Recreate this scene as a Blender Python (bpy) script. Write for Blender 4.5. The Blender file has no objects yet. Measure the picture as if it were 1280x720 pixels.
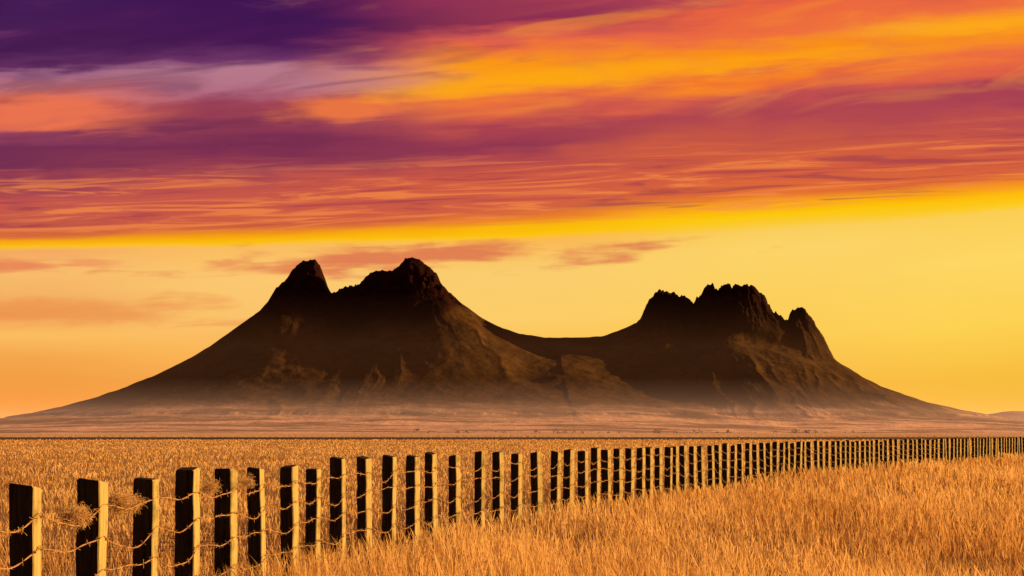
import bpy, math, random
import numpy as np
from mathutils import Vector
random.seed(7); rng=np.random.default_rng(7)
F=1778.0; HOR=540.0; EYE=1.65
sc=bpy.context.scene
sc.view_settings.view_transform='Standard'; sc.view_settings.look='None'
sc.view_settings.exposure=0
def s2l(c):
    r=[]
    for v in c:
        v=v/255.0
        r.append(v/12.92 if v<=0.04045 else ((v+0.055)/1.055)**2.4)
    return r
# ------------------------------------------------ camera
cam=bpy.data.cameras.new("camera"); co=bpy.data.objects.new("camera",cam)
sc.collection.objects.link(co); sc.camera=co
co.location=(0,0,EYE); co.rotation_euler=(math.radians(90),0,0)
cam.lens=50.0; cam.sensor_width=36; cam.shift_y=180/1280
cam.clip_start=0.1; cam.clip_end=60000
# ------------------------------------------------ sun
SUN_AZ=math.radians(76); SUN_EL=math.radians(11)
sd=Vector((math.sin(SUN_AZ)*math.cos(SUN_EL),math.cos(SUN_AZ)*math.cos(SUN_EL),math.sin(SUN_EL)))
sl=bpy.data.lights.new("sun",'SUN'); so=bpy.data.objects.new("sun",sl); sc.collection.objects.link(so)
sl.energy=8.5; sl.angle=math.radians(0.5); sl.color=(1.0,0.57,0.20)
so.rotation_euler=sd.to_track_quat('Z','Y').to_euler(); so.location=(60,20,40)
# ------------------------------------------------ node helpers
class NT:
    def __init__(s,nt): s.nt=nt
    def n(s,t,**k):
        x=s.nt.nodes.new(t)
        for a,b in k.items(): setattr(x,a,b)
        return x
    def put(s,sock,v):
        if isinstance(v,bpy.types.NodeSocket): s.nt.links.new(v,sock)
        elif v is not None: sock.default_value=v
    def m(s,op,a,b=None,c=None,clamp=False):
        x=s.n('ShaderNodeMath',operation=op); x.use_clamp=clamp
        s.put(x.inputs[0],a); s.put(x.inputs[1],b); s.put(x.inputs[2],c)
        return x.outputs[0]
    def ss(s,v,a,b,lo=0.0,hi=1.0):
        x=s.n('ShaderNodeMapRange',interpolation_type='SMOOTHSTEP')
        s.put(x.inputs[0],v)
        for i,q in enumerate((a,b,lo,hi)): s.put(x.inputs[i+1],q)
        return x.outputs[0]
    def mix(s,f,a,b,bt='MIX'):
        x=s.n('ShaderNodeMix',data_type='RGBA',blend_type=bt)
        def col(v): 
            return (*v,1.0) if isinstance(v,(tuple,list)) and len(v)==3 else v
        s.put(x.inputs[0],f); s.put(x.inputs[6],col(a)); s.put(x.inputs[7],col(b))
        return x.outputs[2]
    def xyz(s,a,b,c):
        x=s.n('ShaderNodeCombineXYZ'); s.put(x.inputs[0],a); s.put(x.inputs[1],b); s.put(x.inputs[2],c)
        return x.outputs[0]
    def noise(s,vec,scale,detail=4,rough=0.5,dist=0.0):
        x=s.n('ShaderNodeTexNoise'); s.put(x.inputs['Vector'],vec)
        x.inputs['Scale'].default_value=scale; x.inputs['Detail'].default_value=detail
        x.inputs['Roughness'].default_value=rough; x.inputs['Distortion'].default_value=dist
        return x.outputs[0]
    def ramp(s,f,stops):
        x=s.n('ShaderNodeValToRGB'); s.put(x.inputs[0],f); e=x.color_ramp.elements
        stops=sorted(stops,key=lambda q:q[0])
        e[0].position=stops[0][0]; e[0].color=(*stops[0][1],1)
        e[1].position=stops[-1][0]; e[1].color=(*stops[-1][1],1)
        for p,c in stops[1:-1]:
            q=e.new(p); q.color=(*c,1)
        return x.outputs[0]
# ------------------------------------------------ world / sky
w=bpy.data.worlds.new("World"); sc.world=w; w.use_nodes=True
w.node_tree.nodes.clear(); T=NT(w.node_tree)
tc=T.n('ShaderNodeTexCoord'); sep=T.n('ShaderNodeSeparateXYZ')
T.put(sep.inputs[0],tc.outputs['Generated'])
X,Y,Z=sep.outputs
hyp=T.m('SQRT',T.m('ADD',T.m('MULTIPLY',X,X),T.m('MULTIPLY',Y,Y)))
den=T.m('MAXIMUM',T.m('MAXIMUM',Y,T.m('MULTIPLY',hyp,0.8)),0.02)
u=T.m('MULTIPLY',T.m('DIVIDE',X,den),F/1280.0)      # -0.5..0.5 across the western sky
v=T.m('MULTIPLY',T.m('DIVIDE',Z,den),F)             # "height" in 1/F units above horizon
ux=T.m('ADD',u,0.5)
# shear so that the long cloud bank rises towards the sun
YB=[(0,306),(320,301),(640,289),(960,273),(1280,245)]
fc=T.n('ShaderNodeFloatCurve'); T.put(fc.inputs[1],ux)
cv=fc.mapping.curves[0]
pts=[(p/1280,(q-240)/100) for p,q in YB]
cv.points[0].location=pts[0]; cv.points[1].location=pts[-1]
for p in pts[1:-1]: cv.points.new(*p)
fc.mapping.update()
yb=T.m('MULTIPLY_ADD',fc.outputs[0],100.0,-50.0)    # = yb-290
ypix=T.m('SUBTRACT',T.m('SUBTRACT',HOR,v),yb)       # bank-aligned height
# streaky warps
vb=T.m('MULTIPLY',v,1/1000.0)
# tilt used by streak textures
vt=T.m('SUBTRACT',vb,T.m('MULTIPLY',u,0.045))
p1=T.xyz(T.m('MULTIPLY',u,2.2),T.m('MULTIPLY',vt,14.0),0.0)
p2=T.xyz(T.m('MULTIPLY',u,5.0),T.m('MULTIPLY',vt,50.0),3.0)
p3=T.xyz(T.m('MULTIPLY',u,7.0),T.m('MULTIPLY',vt,20.0),8.0)
n1=T.noise(p1,1.6,4,0.5,0.4); n2=T.noise(p2,1.6,4,0.55,0.6); n3=T.noise(p3,1.5,5,0.52,0.3)
high=T.ss(ypix,280.0,200.0)
amp1=T.m('MULTIPLY_ADD',high,44.0,8.0)
amp3=T.m('MULTIPLY_ADD',high,34.0,6.0)
wy=T.m('ADD',ypix,T.m('MULTIPLY',T.m('SUBTRACT',n1,0.5),amp1))
wy=T.m('ADD',wy,T.m('MULTIPLY',T.m('SUBTRACT',n3,0.5),amp3))
wy=T.m('ADD',wy,T.m('MULTIPLY',T.m('SUBTRACT',n2,0.5),T.m('MULTIPLY_ADD',high,18.0,6.0)))
fac=T.m('DIVIDE',T.m('SUBTRACT',580.0,wy),830.0,clamp=True)
cols=[
(0,[(-200,(60,25,75)),(0,(68,26,86)),(62,(76,28,84)),(82,(100,45,95)),(90,(165,105,135)),(112,(195,115,122)),(128,(236,118,82)),(157,(232,112,78)),(167,(150,65,90)),(187,(116,44,84)),(212,(118,46,80)),(230,(165,68,80)),(248,(200,88,75)),(285,(196,88,70)),(296,(214,100,56)),(301,(250,168,8)),(309,(253,196,22)),(314,(246,170,98)),(340,(250,190,108)),(370,(246,178,100)),(395,(240,155,84)),(420,(252,190,96)),(445,(243,165,76)),(500,(238,148,54)),(535,(234,138,44))]),
(320,[(-200,(60,20,75)),(0,(62,18,82)),(50,(74,22,84)),(75,(115,55,105)),(92,(185,122,140)),(118,(180,108,130)),(135,(160,66,85)),(180,(122,44,80)),(203,(148,58,80)),(228,(198,86,72)),(260,(200,86,70)),(284,(208,92,62)),(292,(246,155,8)),(303,(254,194,10)),(309,(252,190,96)),(350,(254,202,112)),(400,(252,196,106)),(440,(250,180,84)),(535,(236,142,46))]),
(640,[(-200,(90,30,80)),(0,(150,50,85)),(25,(140,45,80)),(45,(218,90,78)),(60,(238,112,58)),(82,(252,150,18)),(102,(255,162,12)),(120,(245,125,50)),(140,(222,96,68)),(158,(172,66,78)),(182,(144,52,80)),(203,(180,72,75)),(228,(208,90,65)),(262,(210,94,65)),(274,(240,134,30)),(281,(253,184,2)),(294,(255,196,6)),(301,(252,186,84)),(340,(252,206,110)),(400,(253,206,104)),(440,(252,190,80)),(535,(240,155,46))]),
(960,[(-200,(110,40,80)),(0,(190,75,80)),(15,(236,100,60)),(45,(240,110,60)),(60,(250,140,22)),(78,(255,162,8)),(95,(246,120,40)),(115,(198,80,78)),(140,(174,66,80)),(168,(194,82,70)),(188,(212,94,60)),(220,(212,92,62)),(243,(228,110,46)),(254,(253,170,4)),(270,(255,202,0)),(279,(253,202,40)),(290,(252,208,94)),(310,(254,213,104)),(420,(253,205,84)),(535,(242,170,44))]),
(1280,[(-200,(150,60,80)),(0,(240,110,60)),(25,(255,162,12)),(38,(250,140,28)),(60,(240,110,60)),(85,(222,94,68)),(100,(170,64,82)),(130,(170,64,82)),(158,(200,84,70)),(190,(206,88,62)),(213,(220,100,58)),(229,(248,146,18)),(240,(255,190,0)),(252,(255,204,20)),(263,(253,208,84)),(320,(255,216,100)),(400,(254,210,82)),(460,(246,190,62)),(535,(234,170,44))]),
]
prev=None
# slightly wobble the column blend
ub=T.m('ADD',T.m('MULTIPLY',ux,1280.0),T.m('MULTIPLY',T.m('SUBTRACT',n1,0.5),260.0))
for i,(px,st) in enumerate(cols):
    off=dict(YB)[px]-290
    c=T.ramp(fac,[(min(1,max(0,(580-(y-off))/830.0)),s2l(cc)) for y,cc in st])
    prev=c if prev is None else T.mix(T.ss(ub,float(cols[i-1][0])+20,float(px)-20),prev,c)
col=prev
# fine fibrous streaks inside the cloud bank
p4=T.xyz(T.m('MULTIPLY',u,4.2),T.m('MULTIPLY',vt,62.0),5.0)
n4=T.noise(p4,1.5,5,0.55,0.9)
bank=T.m('MULTIPLY',T.ss(ypix,180.0,230.0),T.ss(ypix,286.0,268.0))
col=T.mix(T.m('MULTIPLY',T.m('MULTIPLY',T.ss(n4,0.51,0.64),bank),0.72),col,s2l((246,138,68)))
col=T.mix(T.m('MULTIPLY',T.m('MULTIPLY',T.ss(n4,0.48,0.34),bank),0.55),col,s2l((142,50,76)))
# upper clouds: soft wisps light/dark
up=T.ss(ypix,190.0,120.0)
p5=T.xyz(T.m('MULTIPLY',u,3.6),T.m('MULTIPLY',T.m('SUBTRACT',vb,T.m('MULTIPLY',u,0.14)),18.0),11.0)
n5=T.noise(p5,1.6,5,0.5,0.7)
lite=T.mix(T.ss(ux,0.2,0.5),s2l((120,55,100)),s2l((250,150,40)))
drk=T.mix(T.ss(ux,0.3,0.7),s2l((60,16,72)),s2l((212,86,74)))
col=T.mix(T.m('MULTIPLY',T.m('MULTIPLY',T.ss(n5,0.52,0.70),up),0.42),col,lite)
col=T.mix(T.m('MULTIPLY',T.m('MULTIPLY',T.ss(n5,0.48,0.32),up),0.38),col,drk)
# low pink wisps under the bank
def blob(px,py,rx,ry,slope,c,strength,wn=1.0):
    global col
    cu=(px-640)/1280.0
    du=T.m('DIVIDE',T.m('SUBTRACT',u,cu),rx/1280.0)
    dv=T.m('SUBTRACT',T.m('SUBTRACT',v,HOR-py),T.m('MULTIPLY',T.m('SUBTRACT',u,cu),slope*1280.0))
    dv=T.m('DIVIDE',dv,float(ry))
    r=T.m('SQRT',T.m('ADD',T.m('MULTIPLY',du,du),T.m('MULTIPLY',dv,dv)))
    nn=T.m('ADD',T.m('MULTIPLY',T.m('SUBTRACT',n3,0.5),3.2*wn),T.m('MULTIPLY',T.m('SUBTRACT',n2,0.5),1.6*wn))
    r=T.m('ADD',r,nn)
    col=T.mix(T.m('MULTIPLY',T.ss(r,1.2,0.2),strength),col,s2l(c))
blob(540,322,270,19,0.03,(222,112,78),0.85)
blob(330,335,120,12,0.02,(228,125,82),0.8)
blob(20,332,60,11,0.0,(232,125,84),0.8)
blob(110,328,40,6,0.0,(236,140,90),0.6)
blob(90,392,240,20,0.01,(238,148,78),0.7)
blob(330,402,120,8,0.01,(240,160,85),0.5)
blob(60,140,110,24,0.02,(238,116,78),0.85,0.7)
blob(420,135,85,20,0.06,(240,120,64),0.9,0.6)
blob(690,98,240,18,0.07,(255,168,14),0.85,0.6)
blob(1180,35,160,12,0.06,(255,176,20),0.7,0.6)
# zenith + eastern (dusk) sky
el=T.m('ARCTANGENT',T.m('DIVIDE',Z,T.m('MAXIMUM',hyp,0.001)))
col=T.mix(T.ss(el,0.33,0.75),col,s2l((140,85,90)))
back=T.ss(Y,0.35,-0.35)
east=T.ramp(T.m('MULTIPLY',el,1.2,clamp=True),[(0.0,s2l((140,80,62))),(0.25,s2l((120,70,66))),(1.0,s2l((80,55,75)))])
col=T.mix(back,col,east)
# physically based base sky mixed under the clouds
sky=T.n('ShaderNodeTexSky',sky_type='NISHITA'); sky.sun_disc=False
sky.sun_elevation=SUN_EL; sky.sun_rotation=SUN_AZ; sky.dust_density=3.0
b1=T.n('ShaderNodeBackground'); T.put(b1.inputs[0],sky.outputs[0]); b1.inputs[1].default_value=0.05
b2=T.n('ShaderNodeBackground'); T.put(b2.inputs[0],col); b2.inputs[1].default_value=1.0
ms=T.n('ShaderNodeMixShader'); ms.inputs[0].default_value=0.98
w.node_tree.links.new(b1.outputs[0],ms.inputs[1]); w.node_tree.links.new(b2.outputs[0],ms.inputs[2])
wo=T.n('ShaderNodeOutputWorld'); w.node_tree.links.new(ms.outputs[0],wo.inputs[0])
# ------------------------------------------------ noise in numpy
def hsh(ix,iy,seed):
    h=(ix.astype(np.int64)*374761393+iy.astype(np.int64)*668265263+seed*1442695041)&0xffffffff
    h=((h^(h>>13))*1274126177)&0xffffffff
    h=(h^(h>>16))&0xffffffff
    return h/4294967295.0
def vn(x,y,seed=0):
    ix=np.floor(x);iy=np.floor(y);fx=x-ix;fy=y-iy
    fx=fx*fx*fx*(fx*(fx*6-15)+10);fy=fy*fy*fy*(fy*(fy*6-15)+10)
    a=hsh(ix,iy,seed);b=hsh(ix+1,iy,seed);c=hsh(ix,iy+1,seed);d=hsh(ix+1,iy+1,seed)
    return (a*(1-fx)+b*fx)*(1-fy)+(c*(1-fx)+d*fx)*fy
def fbm(x,y,o=5,seed=0,g=0.5):
    t=0;a=1;s=0
    for i in range(o):
        t=t+a*vn(x*2**i+i*17.3,y*2**i-i*9.1,seed+i);s+=a;a*=g
    return t/s
def ridged(x,y,o=5,seed=0,g=0.5):
    t=0;a=1;s=0
    for i in range(o):
        t=t+a*(1-np.abs(2*vn(x*2**i+i*13.7,y*2**i+i*5.1,seed+i)-1));s+=a;a*=g
    return t/s
def sst(a,b,x):
    t=np.clip((x-a)/(b-a),0,1); return t*t*(3-2*t)
def mesh_np(name,V,faces,mat,smooth=False,k=4,attrs=None):
    me=bpy.data.meshes.new(name)
    n=len(V); m=len(faces)
    me.vertices.add(n); me.vertices.foreach_set('co',np.ascontiguousarray(V,dtype=np.float32).ravel())
    me.loops.add(m*k); me.loops.foreach_set('vertex_index',np.ascontiguousarray(faces,dtype=np.int32).ravel())
    me.polygons.add(m); me.polygons.foreach_set('loop_start',np.arange(0,m*k,k,dtype=np.int32))
    if smooth: me.polygons.foreach_set('use_smooth',np.ones(m,dtype=bool))
    me.update(calc_edges=True)
    if attrs:
        for an,av in attrs.items():
            a=me.attributes.new(an,'FLOAT','POINT'); a.data.foreach_set('value',av.astype(np.float32).ravel())
    if mat: me.materials.append(mat)
    ob=bpy.data.objects.new(name,me); sc.collection.objects.link(ob); return ob
def grid_faces(nx,ny):
    i=np.arange(nx-1)[None,:]+np.arange(ny-1)[:,None]*nx
    return np.stack([i,i+1,i+nx+1,i+nx],-1).reshape(-1,4)
def newmat(name):
    m=bpy.data.materials.new(name); m.use_nodes=True; m.node_tree.nodes.clear()
    t=NT(m.node_tree); o=t.n('ShaderNodeOutputMaterial')
    b=t.n('ShaderNodeBsdfPrincipled'); b.inputs['Roughness'].default_value=0.9
    b.inputs['Specular IOR Level'].default_value=0.15
    m.node_tree.links.new(b.outputs[0],o.inputs[0]); return m,t,b,o
def bump(t,b,h,dist,strength=1.0):
    x=t.n('ShaderNodeBump'); x.inputs['Strength'].default_value=strength; x.inputs['Distance'].default_value=dist
    t.put(x.inputs['Height'],h); t.put(b.inputs['Normal'],x.outputs[0])
# ------------------------------------------------ mountain
D=2600.0; S=D/F
PR=[(-500,540),(-300,537),(-120,530),(0,521),(40,516),(80,507),(120,496),(160,482),(200,466),(240,446),(270,427),(300,405),(325,388),(335,376),(345,360),(350,356),(358,348),(365,338),(370,332),(377,326),(385,324),(395,324),(400,330),(403,340),(407,350),(410,360),(414,365),(420,363),(430,358),(440,356),(450,353),(456,346),(462,340),(475,338),(490,338),(500,330),(507,323),(515,320),(525,324),(535,331),(545,342),(552,354),(560,363),(575,377),(590,389),(610,402),(630,411),(650,417),(680,421),(720,422),(750,420),(770,414),(785,408),(795,403),(803,394),(807,384),(812,373),(818,366),(828,362),(840,364),(850,369),(860,371),(867,378),(872,370),(878,362),(885,356),(891,354),(894,361),(898,361),(902,356),(910,354),(915,358),(920,353),(928,357),(935,354),(945,358),(955,368),(960,378),(968,390),(978,397),(985,401),(988,390),(995,384),(1003,385),(1010,391),(1016,400),(1022,408),(1028,420),(1035,432),(1042,446),(1050,454),(1065,462),(1080,472),(1100,482),(1130,493),(1160,503),(1200,512),(1240,519),(1280,525),(1400,533),(1600,539),(1750,540)]
prx0=np.array([p[0] for p in PR],float); prh0=HOR-np.array([p[1] for p in PR],float)
prx=np.arange(-500,1750,0.5); prh=np.interp(prx,prx0,prh0)
rough=np.maximum(0.55*sst(325,350,prx)*(1-sst(545,590,prx)),sst(790,808,prx)*(1-sst(1035,1055,prx)))
prh=prh+rough*((ridged(prx/7,prx*0,3,2,0.6)-0.6)*7+(ridged(prx/3,prx*0,2,8)-0.6)*2.0)+(fbm(prx/12,prx*0,3,4)-.5)*1.6*sst(-100,200,prx)*(1-sst(1100,1300,prx))
xs=np.concatenate([np.arange(-480,290,3.0),np.arange(290,620,1.0),np.arange(620,790,2.0),np.arange(790,1060,1.0),np.arange(1060,1760,3.0)])
ys=np.concatenate([np.arange(-700,-300,5.0),np.arange(-300,-110,2.2),np.arange(-110,30,1.0),np.arange(30,700,14.0)])
GX,GY=np.meshgrid(xs,ys)     # units: "px" = S metres ; GY along depth, negative = towards the camera
def segd(x,y,a,b):
    cx=np.clip(x,a,b); dx=x-cx
    return np.hypot(dx,y),cx+90*np.arctan2(dx,np.abs(y)+1e-3),dx
wrp=(fbm(GX/90,GY/90,4,3)-0.5)
d1,s1,_=segd(GX,GY,380,530); d2,s2,_=segd(GX,GY,840,990)
f=sst(0,60,np.abs(GY))
dd1=np.clip(d1+wrp*30*f,0,None); dd2=np.clip(d2+wrp*26*f,0,None)
B1=lambda d:np.interp(d,[0,30,55,80,110,140,180,220,260,300,340,380,480,630],[186,168,150,134,113,94,74,58,44,33,25,19,9,-3])
B2=lambda d:np.interp(d,[0,25,45,60,90,110,140,170,210,250,290,410,530],[146,124,105,90,70,58,47,37,29,21,16,5,-3])
def smax(a,b,k=14.0):
    return np.maximum(a,b)+np.maximum(k-np.abs(a-b),0)**2/(4*k)
base=smax(B1(dd1),B2(dd2))
x0=np.arange(-520,1800,1.0); 
b0=smax(B1(segd(x0,x0*0,380,530)[0]),B2(segd(x0,x0*0,840,990)[0]))
R=np.interp(x0,prx,prh)-b0
kk=np.exp(-0.5*(np.arange(-90,91)/28.0)**2); kk/=kk.sum()
Rs=np.convolve(R,kk,mode='same'); Rc=R-Rs
rs=np.interp(GX,x0,Rs); 
jx=(fbm(GX/14,GY/14,3,21)-0.5)*10*sst(2,14,np.abs(GY))
rc=np.interp(GX+jx,x0,Rc)
wS=120.0+60*sst(600,700,GX)*(1-sst(760,860,GX))
gS=np.exp(-(np.abs(GY)/wS)**1.7)
wC=34+22*(fbm(GX/16,GX*0,3,9)-0.4)
gC=1-sst(0.15,1.0,np.abs(GY)/wC)
H=base+rs*gS+rc*gC
# spurs running towards the plain
def spur(pts,k):
    best=np.full(GX.shape,-999.0)
    for (xa,ya,ha),(xb,yb_,hb) in zip(pts[:-1],pts[1:]):
        ax=GX-xa+wrp*44; ay=GY-ya; vx=xb-xa; vy=yb_-ya; L2=vx*vx+vy*vy
        t=np.clip((ax*vx+ay*vy)/L2,0,1)
        dist=np.hypot(ax-t*vx,ay-t*vy)
        best=np.maximum(best,ha+(hb-ha)*t-np.sqrt(dist*dist+64)*k+8*k)
    return best
for sp,k in [([(535,-4,188),(562,-50,158),(588,-95,114),(610,-150,76),(650,-240,36)],0.6),
             ([(650,-2,112),(690,-70,88),(735,-140,60),(790,-230,32),(840,-320,15)],0.36),
             ([(720,-2,106),(760,-70,78),(800,-120,56),(850,-190,33)],0.36),
             ([(915,-4,160),(915,-50,118),(925,-100,76),(950,-170,40)],0.42),
             ([(990,-3,118),(1010,-50,84),(1040,-110,50),(1090,-200,22)],0.42)]:
    H=smax(H,spur(sp,k)*1.0,14.0)
front=sst(2,40,np.abs(GY))
dm=np.minimum(d1,d2+15)
s=np.where(d1<d2+15,s1,s2+500)
gul=ridged(s/30+wrp*1.6,dm/200,3,31,0.42)-0.6
amp=4.5*sst(10,70,dm)*(1-sst(190,380,dm))+1.2*(1-sst(300,600,dm))
H=H+gul*amp*(0.15+0.85*front)
H=H+(fbm(GX/9,GY/9,4,77)-0.5)*1.3*(1-sst(120,420,dm))*(0.2+0.8*front)
# crags
cr=1-sst(34,70,dm+(fbm(GX/30,GY/30,3,5)-0.5)*40)
H=H+cr*front*(ridged(GX/13+wrp*2,GY/18,5,41,0.6)-0.62)*14
H=H+cr*(ridged(GX/5,GY/7,3,51,0.65)-0.45)*6*(0.35+0.65*front)
H=H+(fbm(GX/60,GY/30,4,91)-0.5)*3*sst(180,330,dm)*(1-sst(420,640,dm))
# keep the crest the highest line of the massif
sc_=(D+GY*S)/D
lim=np.interp(640+(GX-640)/sc_,prx,prh)*sc_
H=np.where(GY<-1,np.minimum(H,lim-0.0),np.minimum(H,lim+0.8))
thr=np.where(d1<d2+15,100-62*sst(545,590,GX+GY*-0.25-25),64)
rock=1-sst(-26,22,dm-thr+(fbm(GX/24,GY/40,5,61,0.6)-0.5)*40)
V=np.stack([(GX-640)*S,D+GY*S,H*S-1.0+1.65*(H>20)],-1).reshape(-1,3)
mm,t,b,o=newmat("mountain_rock_and_scrub")
geo=t.n('ShaderNodeNewGeometry'); at=t.n('ShaderNodeAttribute'); at.attribute_name='rock'
ah=t.n('ShaderNodeAttribute'); ah.attribute_name='hgt'
P=geo.outputs['Position']
na=t.noise(P,0.012,7,0.58); nb=t.noise(P,0.06,5,0.6)
mp=t.n('ShaderNodeMapping'); t.put(mp.inputs[0],P); mp.inputs['Scale'].default_value=(0.005,0.022,0.022)
nc=t.noise(mp.outputs[0],1.0,7,0.65)
scrub=t.mix(t.ss(na,0.35,0.65),(0.055,0.027,0.007),(0.095,0.050,0.014))
scrub=t.mix(t.ss(nb,0.48,0.68),scrub,(0.040,0.021,0.006))
apron=t.mix(t.ss(nc,0.42,0.58),(0.22,0.12,0.06),(0.78,0.50,0.33))  # pale ground of the lower slopes, with valley mist also painted into its colour
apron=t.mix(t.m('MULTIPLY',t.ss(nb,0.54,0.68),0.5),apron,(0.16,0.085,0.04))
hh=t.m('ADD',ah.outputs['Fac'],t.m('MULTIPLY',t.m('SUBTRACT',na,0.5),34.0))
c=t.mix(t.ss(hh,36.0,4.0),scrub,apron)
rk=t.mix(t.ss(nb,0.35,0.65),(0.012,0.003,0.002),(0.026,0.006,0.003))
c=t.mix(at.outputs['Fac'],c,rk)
t.put(b.inputs['Base Color'],c)
b.inputs['Specular IOR Level'].default_value=0.03
bump(t,b,nb,4.0,0.45)
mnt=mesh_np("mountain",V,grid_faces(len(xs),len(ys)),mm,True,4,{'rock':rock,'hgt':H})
# distant hills
xh=np.linspace(-9000,9000,400); 
hx=(xh/7000*F+640)
hp=np.interp(hx,[-1700,-400,0,600,1180,1230,1262,1300,1380,1500,1800,2800],[0,2,1,1,4,22,27,25,14,18,6,0])*7000/F
hp=hp+fbm(xh/400,xh*0,4,5)*14
rows=[(-900,0.0),(-500,.35),(-200,.8),(0,1.0),(300,.7),(900,0)]
V=np.concatenate([np.stack([xh,np.full_like(xh,7000+a),hp*k-2+ (fbm(xh/200,xh*0+a,3,8)-.5)*10*k],-1) for a,k in rows])
mh,t,b,o=newmat("hill_grass")
g=t.n('ShaderNodeNewGeometry'); t.put(b.inputs['Base Color'],t.mix(t.noise(g.outputs['Position'],0.004,5),(0.35,0.2,0.12),(0.5,0.28,0.18)))
mesh_np("distant_hills",V,grid_faces(400,6),mh,True)
# haze over the plain imitated by low boxes of emission, not lit by the sun
def haze(name,zt,y0,y1,dens,colr):
    m=bpy.data.materials.new(name); m.use_nodes=True; m.node_tree.nodes.clear(); t=NT(m.node_tree)
    o=t.n('ShaderNodeOutputMaterial'); e=t.n('ShaderNodeEmission')
    e.inputs[0].default_value=(*colr,1); e.inputs[1].default_value=dens
    m.node_tree.links.new(e.outputs[0],o.inputs['Volume'])
    x=9000.0
    V=np.array([(-x,y0,-5),(x,y0,-5),(x,y1,-5),(-x,y1,-5),(-x,y0,zt),(x,y0,zt),(x,y1,zt),(-x,y1,zt)],float)
    Fc=np.array([[0,3,2,1],[4,5,6,7],[0,1,5,4],[1,2,6,5],[2,3,7,6],[3,0,4,7]])
    return mesh_np(name,V,Fc,m)
haze("valley_haze_glow",36,900,3000,0.00014,(1.0,0.50,0.26))
haze("valley_haze_glow",150,1500,3000,0.000024,(1.0,0.40,0.12))
# ------------------------------------------------ ground
mg,t,b,o=newmat("dry_grassland")
g=t.n('ShaderNodeNewGeometry'); P=g.outputs['Position']
mp=t.n('ShaderNodeMapping'); t.put(mp.inputs[0],P); mp.inputs['Scale'].default_value=(0.0025,0.012,0)
na=t.noise(mp.outputs[0],1.0,6,0.6); nb=t.noise(P,1.3,8,0.65); nd=t.noise(P,14.0,4,0.6)
c=t.mix(t.ss(na,0.38,0.62),(0.48,0.28,0.11),(0.74,0.48,0.21))
c=t.mix(t.ss(nb,0.45,0.7),c,(0.40,0.23,0.09))
t.put(b.inputs['Base Color'],c); bump(t,b,t.m('ADD',nb,t.m('MULTIPLY',nd,0.4)),0.5,1.0)
q=20000.0
mesh_np("ground",np.array([(-q,-q,0),(q,-q,0),(q,q,0),(-q,q,0)],float),np.array([[0,1,2,3]]),mg)
def strip(name,y0,y1,z,mat,x0=-3000,x1=3000,n=300,wob=6,seed=0):
    x=np.linspace(x0,x1,n); a=(fbm(x/150,x*0+seed,3,seed)-.5)*wob; b_=(fbm(x/160,x*0+9+seed,3,seed)-.5)*wob
    V=np.concatenate([np.stack([x,y0+a,x*0+z],-1),np.stack([x,y1+b_,x*0+z],-1)])
    return mesh_np(name,V,grid_faces(n,2),mat)
def dirtmat(name,c1,c2):
    m,t,b,o=newmat(name); g=t.n('ShaderNodeNewGeometry'); mp=t.n('ShaderNodeMapping'); t.put(mp.inputs[0],g.outputs['Position']); mp.inputs['Scale'].default_value=(0.01,0.03,0)
    t.put(b.inputs['Base Color'],t.mix(t.ss(t.noise(mp.outputs[0],1.0,7,0.65),0.38,0.62),c1,c2))
    bump(t,b,t.noise(g.outputs['Position'],0.8,4),0.3); return m
strip("ploughed_field",300,430,0.03,dirtmat("ploughed_soil",(0.05,0.025,0.012),(0.13,0.07,0.03)),wob=30,seed=4)
strip("pale_field",450,1500,0.03,dirtmat("pale_stubble",(0.85,0.60,0.36),(0.9,0.72,0.48)),wob=20)
# stubble: a faint relief of low swathes that catches the sun on the pale field
nr=70; xx=np.linspace(-700,700,500); sw=[]; fcs=[]
for r_ in range(nr):
    yy=460+r_*9.0; hh2=0.34*(0.6+0.8*fbm(xx/25,xx*0+r_*3.1,3,33)); dx=rng.uniform(-2,2)
    yo=(fbm(xx/60,xx*0+r_*0.7,3,35)-.5)*5
    b_i=len(sw)*0+r_*1500
    sw.append(np.stack([xx+dx,yy+yo-1.2,xx*0+0.0],-1)); sw.append(np.stack([xx+dx,yy+yo,hh2],-1)); sw.append(np.stack([xx+dx,yy+yo+1.2,xx*0+0.0],-1))
    fcs.append(grid_faces(500,3)+b_i)
mesh_np("straw_swathes",np.concatenate(sw),np.concatenate(fcs),dirtmat("straw",(0.75,0.50,0.26),(0.9,0.68,0.40)))
# ------------------------------------------------ fence line (world coordinates, metres)
ctrl=[(2.0,-3.45),(6.0,-3.30),(9.2,-3.16),(10.3,-3.06),(11.5,-2.94),(13.7,-2.71),(17.1,-2.30),(21.3,-1.34),(26.8,0.95),(35.8,4.25),(48.9,9.9),(61,15.8),(92,33.1),(140,60.0),(220,106.0)]
Yc=np.arange(2,220,0.1); Xc=np.interp(Yc,[c_[0] for c_ in ctrl],[c_[1] for c_ in ctrl])
k2=np.exp(-0.5*(np.arange(-40,41)/13.0)**2); k2/=k2.sum()
Xs=np.convolve(np.pad(Xc,40,mode='reflect',reflect_type='odd'),k2,mode='valid')
arc=np.concatenate([[0],np.cumsum(np.hypot(np.diff(Xs),np.diff(Yc)))])
a0=np.interp(9.2,Yc,arc)
sp_list=[]; a=a0
while a<arc[-1]-1:
    sp_list.append(a); y=np.interp(a,arc,Yc)
    a+=np.interp(y,[9,18,24,40,200],[1.12,1.05,0.86,0.86,0.95])*(1+random.uniform(-0.06,0.06))
a=a0-1.1
while a>0.5: sp_list.insert(0,a); a-=1.1
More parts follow.
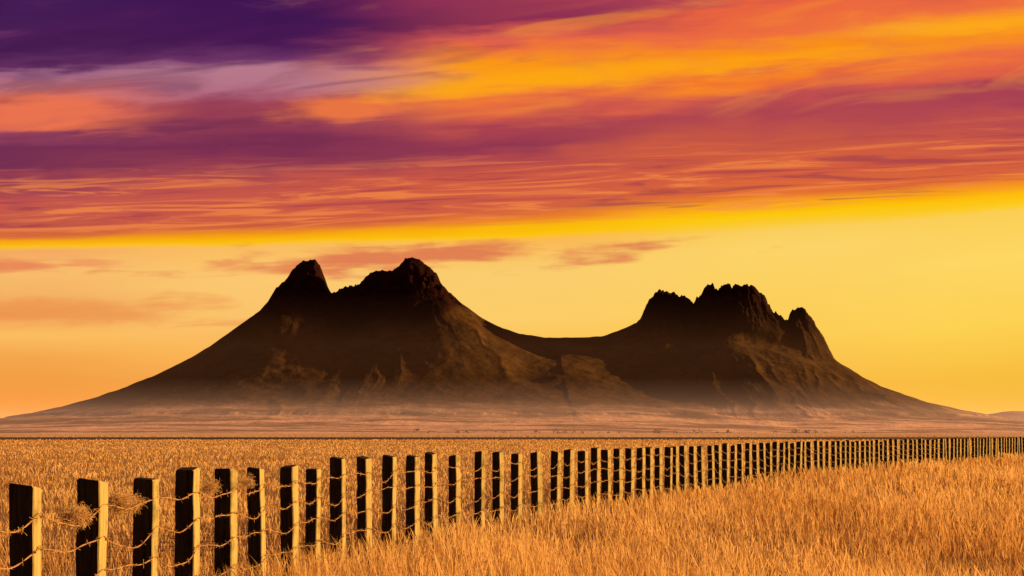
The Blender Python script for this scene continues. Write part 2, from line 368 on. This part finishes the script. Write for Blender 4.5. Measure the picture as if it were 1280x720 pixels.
def fpos(a_): 
    y=float(np.interp(a_,arc,Yc)); x=float(np.interp(a_,arc,Xs))
    e=0.3; y2=float(np.interp(a_+e,arc,Yc)); x2=float(np.interp(a_+e,arc,Xs))
    L=math.hypot(x2-x,y2-y); return x,y,(x2-x)/L,(y2-y)/L
mw,t,b,o=newmat("shaded_post_wood")  # grained post wood, with the shade of the unlit faces put into its colour
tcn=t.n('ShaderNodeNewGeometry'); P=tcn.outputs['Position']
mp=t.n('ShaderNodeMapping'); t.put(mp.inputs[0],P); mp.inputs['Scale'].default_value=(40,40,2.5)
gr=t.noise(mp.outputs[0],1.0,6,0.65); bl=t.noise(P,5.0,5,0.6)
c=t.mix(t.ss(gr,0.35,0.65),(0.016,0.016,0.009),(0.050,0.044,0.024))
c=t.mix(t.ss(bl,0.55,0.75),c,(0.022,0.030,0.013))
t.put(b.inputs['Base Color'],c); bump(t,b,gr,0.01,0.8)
mw2,t,b,o=newmat("sunlit_post_wood")  # same wood in a pale golden tone: sunlight painted on the right faces
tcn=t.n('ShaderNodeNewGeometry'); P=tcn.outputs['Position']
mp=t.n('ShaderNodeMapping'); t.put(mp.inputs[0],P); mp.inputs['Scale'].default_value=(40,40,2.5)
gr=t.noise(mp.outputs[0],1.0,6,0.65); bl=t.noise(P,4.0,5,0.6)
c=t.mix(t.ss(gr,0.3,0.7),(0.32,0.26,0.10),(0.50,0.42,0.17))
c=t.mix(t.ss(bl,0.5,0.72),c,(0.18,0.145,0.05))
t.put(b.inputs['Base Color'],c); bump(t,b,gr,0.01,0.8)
fence=bpy.data.objects.new("barbed_wire_fence",None); sc.collection.objects.link(fence)
posts=[]; pv=[];pf=[];pm=[]
for i,a in enumerate(sp_list):
    x,y,tx,ty=fpos(a)
    x+=random.uniform(-.03,.03)
    ang=math.atan2(tx,ty)+random.uniform(-0.08,0.08)+np.interp(y,[9,16,30,90],[-0.04,0.10,0.22,0.16])
    hw=random.uniform(0.068,0.086); hd=random.uniform(0.062,0.080)
    h=1.30+random.uniform(-0.03,0.035); 
    if random.random()<0.05: h-=0.06
    lx=random.gauss(0,0.012); ly=random.gauss(0,0.012)
    ca,sa=math.cos(ang),math.sin(ang)
    b0i=len(pv); zs=[-0.3,0.0,0.2,0.4,0.6,0.8,0.95,1.1,h-0.015,h]
    ch=0.008
    tilt=random.uniform(-.018,.018); tilt2=random.uniform(-.012,.012)
    for j,z in enumerate(zs):
        kx=1+random.uniform(-.04,.04); ox=random.uniform(-.004,.004)
        sh=1.0 if j<len(zs)-1 else 0.9
        ring=[(-hw+ch,-hd),(hw-ch,-hd),(hw,-hd+ch),(hw,hd-ch),(hw-ch,hd),(-hw+ch,hd),(-hw,hd-ch),(-hw,-hd+ch)]
        for (px_,py_) in ring:
            qx=px_*sh*kx+random.uniform(-.002,.002)+ox; qy=py_*sh*kx+random.uniform(-.002,.002)
            zz=z+(tilt*px_/hw+tilt2*py_/hd if j>=len(zs)-2 else 0)
            pv.append((x+qx*ca+qy*sa+lx*z, y-qx*sa+qy*ca+ly*z, zz))
    for j in range(len(zs)-1):
        for k in range(8):
            pf.append((b0i+j*8+k,b0i+j*8+(k+1)%8,b0i+j*8+8+(k+1)%8,b0i+j*8+8+k))
            pm.append(1 if k in(1,2) else 0)  # right-hand faces take the painted sunlit colour, the rest the shaded one
    t0=b0i+(len(zs)-1)*8
    pf.append(tuple(t0+k for k in range(8))); pm.append(0)
    posts.append((x,y,tx,ty,h))
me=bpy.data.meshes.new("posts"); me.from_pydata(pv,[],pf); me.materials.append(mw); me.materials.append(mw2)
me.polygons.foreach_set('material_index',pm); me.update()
po=bpy.data.objects.new("posts",me); sc.collection.objects.link(po); po.parent=fence
# wires
mi,t,b,o=newmat("rusty_wire")
g=t.n('ShaderNodeNewGeometry')
t.put(b.inputs['Base Color'],t.mix(t.noise(g.outputs['Position'],30,4),(0.28,0.14,0.05),(0.7,0.44,0.19)))
b.inputs['Metallic'].default_value=0.2; b.inputs['Roughness'].default_value=0.5
def curve_obj(name,lines,r,mat,parent=None,res=1):
    cu=bpy.data.curves.new(name,'CURVE'); cu.dimensions='3D'; cu.bevel_depth=r; cu.bevel_resolution=res
    for L in lines:
        s_=cu.splines.new('POLY'); s_.points.add(len(L)-1)
        s_.points.foreach_set('co',[q for p in L for q in (p[0],p[1],p[2],1.0)])
    cu.materials.append(mat); ob=bpy.data.objects.new(name,cu); sc.collection.objects.link(ob)
    if parent: ob.parent=parent
    return ob
lines=[];barbs=[];knots=[]
for si,hz in enumerate([1.13,0.90,0.66,0.40]):
    for strand in (0,1):
        L=[]
        for i in range(len(posts)-1):
            A=posts[i];Bp=posts[i+1]
            far=A[1]>70
            if far and strand: break
            n=4 if far else 18
            random.seed(si*1000+i)
            sag=random.uniform(0.0,0.15); wob=random.uniform(0,6.28)
            for j in range(n):
                f_=j/n; off=0.105
                cx=A[0]+(Bp[0]-A[0])*f_+A[3]*off; cy=A[1]+(Bp[1]-A[1])*f_-A[2]*off
                z=hz-sag*4*f_*(1-f_)+0.014*math.sin(f_*9+wob)*math.sin(f_*math.pi)
                tw=strand*math.pi+f_*18
                cx+=0.003*math.cos(tw)*A[3]; z+=0.003*math.sin(tw)
                L.append((cx,cy,z))
                if strand==0 and not far and j%3==1:
                    for _ in range(3):
                        d=Vector((random.gauss(0,1),random.gauss(0,1),random.gauss(0,1))).normalized()*random.uniform(.02,.036)
                        barbs.append([(cx-d.x,cy-d.y,z-d.z),(cx,cy,z),(cx+d.x,cy+d.y,z+d.z)])
                if strand==0 and A[1]<30 and random.random()<0.02: knots.append((cx,cy,z))
        lines.append(L)
curve_obj("wire_strands",lines,0.0023,mi,fence)
curve_obj("barbs",barbs,0.0020,mi,fence,0)
# dry weed tangles caught on the wire
mt,t,b,o=newmat("dry_weed")
g=t.n('ShaderNodeNewGeometry')
t.put(b.inputs['Base Color'],t.mix(t.noise(g.outputs['Position'],12,3),(0.5,0.32,0.13),(0.8,0.58,0.28)))
def tangle(c,r,n,seed):
    random.seed(seed); out=[]
    for _ in range(n):
        p=Vector((random.gauss(0,.4)*r[0],random.gauss(0,.4)*r[1],random.gauss(0,.4)*r[2]))
        d=Vector((random.gauss(0,1),random.gauss(0,1),random.gauss(0,.6))).normalized()
        ax=Vector((random.gauss(0,1),random.gauss(0,1),random.gauss(0,1))).normalized()
        L=[]; 
        for j in range(7):
            L.append((c[0]+p.x,c[1]+p.y,c[2]+p.z)); p=p+d*0.018*random.uniform(.7,1.4)*max(r)/0.12
            d=(d+ax.cross(d)*0.35-Vector((p.x/r[0],p.y/r[1],p.z/r[2]))*0.12).normalized()
        out.append(L)
    return out
near=[p for p in posts if p[1]>9.0]
def btw(i,f_,z):
    A=near[i];Bp=near[i+1]
    return (A[0]+(Bp[0]-A[0])*f_+0.03,A[1]+(Bp[1]-A[1])*f_,z)
for k,(i,f_,z,r,n) in enumerate([(0,.7,1.06,(.06,.12,.045),520),(1,.45,1.12,(.06,.12,.05),520),(1,.72,1.09,(.05,.09,.06),320),(3,.5,1.15,(.04,.12,.035),200),(4,.55,1.16,(.03,.12,.03),160)]):
    curve_obj("tumbleweed",tangle(btw(i,f_,z),r,n,k+3),0.0012,mt,None,0)
kn=[]
for k,c_ in enumerate(knots): kn+=tangle((c_[0]+.01,c_[1],c_[2]),(.03,.04,.02),8,100+k)
curve_obj("caught_grass",kn,0.0018,mt,fence,0)
# ------------------------------------------------ grass
N=290000
d=np.exp(rng.uniform(math.log(7.5),math.log(305),N))
lat=rng.uniform(-0.46,0.46,N)
gx=lat*d*1.0+rng.normal(0,1,N)*0.5; gy=d
cl=fbm(gx/0.9,gy/0.9,3,3); keep=rng.uniform(0,1,N)<np.clip((cl-0.28)*3.2,0.12,1)
fx=np.interp(gy,Yc,Xs); side=sst(-0.5,0.8,gx-fx)   # 1 = near side of the fence
keep&=(rng.uniform(0,1,N)<0.6+0.4*side)
gx=gx[keep];gy=gy[keep];cl=cl[keep];side=side[keep];n=len(gx)
ln=fbm(gx/5,gy/5,3,12)
ht=(0.16+0.34*rng.uniform(0,1,n)**1.4)*(0.55+0.9*ln)*(0.52+0.58*side)
wd=np.maximum(0.0024,gy*0.00026)*rng.uniform(0.6,1.3,n)
ang=rng.uniform(0,np.pi*2,n); lean=rng.uniform(0.05,0.5,n)*ht; la=rng.uniform(0,np.pi*2,n)
lx=np.cos(la)*lean-0.06*ht; ly=np.sin(la)*lean
wx=np.cos(ang);wy_=np.sin(ang)
seed=(rng.uniform(0,1,n)<0.45)
lv=[(0.0,0.0,np.full(n,0.9)),(0.45,0.25,np.full(n,0.75)),(0.78,0.62,np.where(seed,1.6,0.6)),(1.0,1.0,np.zeros(n))]
vs=[]
for i,(tz,tl,ww) in enumerate(lv):
    cx=gx+lx*tl; cy=gy+ly*tl; cz=ht*tz-0.02
    if i<3:
        vs.append(np.stack([cx-wx*wd*ww,cy-wy_*wd*ww,cz],-1)); vs.append(np.stack([cx+wx*wd*ww,cy+wy_*wd*ww,cz],-1))
    else: vs.append(np.stack([cx,cy,cz],-1))
V=np.stack(vs,1).reshape(-1,3)
bi=(np.arange(n)*7)[:,None]
tri=np.concatenate([bi+np.array([[0,1,3]]),bi+np.array([[0,3,2]]),bi+np.array([[2,3,5]]),bi+np.array([[2,5,4]]),bi+np.array([[4,5,6]])],1).reshape(-1,3)
tone=np.clip(rng.normal(0.48,0.2,n)+(fbm(gx/3,gy/9,3,66)-0.5)*1.3+(1-side)*0.3,0,1)
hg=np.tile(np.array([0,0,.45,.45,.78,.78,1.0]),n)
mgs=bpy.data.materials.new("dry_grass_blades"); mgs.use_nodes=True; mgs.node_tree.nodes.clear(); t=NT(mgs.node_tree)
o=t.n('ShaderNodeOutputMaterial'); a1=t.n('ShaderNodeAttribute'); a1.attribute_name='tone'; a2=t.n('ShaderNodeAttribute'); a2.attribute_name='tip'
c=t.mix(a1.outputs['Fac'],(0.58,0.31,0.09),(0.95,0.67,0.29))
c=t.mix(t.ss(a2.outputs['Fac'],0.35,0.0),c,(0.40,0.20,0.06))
df=t.n('ShaderNodeBsdfDiffuse'); tr=t.n('ShaderNodeBsdfTranslucent'); t.put(df.inputs[0],c); t.put(tr.inputs[0],c)
mx=t.n('ShaderNodeMixShader'); mx.inputs[0].default_value=0.45
mgs.node_tree.links.new(df.outputs[0],mx.inputs[1]); mgs.node_tree.links.new(tr.outputs[0],mx.inputs[2]); mgs.node_tree.links.new(mx.outputs[0],o.inputs[0])
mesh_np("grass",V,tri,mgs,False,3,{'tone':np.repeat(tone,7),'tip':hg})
# ------------------------------------------------ distant trees
def scrub(name,yr,xr,cnt,h0,h1,colr,seed):
    r=np.random.default_rng(seed)
    x=r.uniform(*xr,cnt); y=r.uniform(*yr,cnt); hh_=r.uniform(h0,h1,cnt)*(0.4+1.1*fbm(x/70,y/40,3,seed))
    nl=26
    cx=np.repeat(x,nl);cy=np.repeat(y,nl);H_=np.repeat(hh_,nl)
    a=r.uniform(0,6.28,cx.size); rr=np.sqrt(r.uniform(0,1,cx.size)); zz=r.uniform(0.02,1,cx.size)
    rad=H_*1.1*rr*np.sqrt(np.clip(1-zz**2,0.05,1))
    c_=np.stack([cx+np.cos(a)*rad,cy+np.sin(a)*rad,zz*H_],-1)
    sz=H_*0.28
    tri_=[c_+r.normal(0,1,c_.shape)*sz[:,None]*0.7 for _ in range(3)]
    V_=np.stack(tri_,1).reshape(-1,3)
    V_[:,2]=np.maximum(V_[:,2],-0.05)
    m_,t_,b_,o_=newmat(name+"_leaf"); g_=t_.n('ShaderNodeNewGeometry')
    t_.put(b_.inputs['Base Color'],t_.mix(t_.noise(g_.outputs['Position'],0.7,3),colr,tuple(q_*2 for q_ in colr)))
    return mesh_np(name,V_,np.arange(len(V_)).reshape(-1,3),m_,False,3)
scrub("distant_trees",(1600,1750),(-120,420),40,2.0,4.5,(0.05,0.03,0.012),6)
print("grass blades",n,"posts",len(posts))
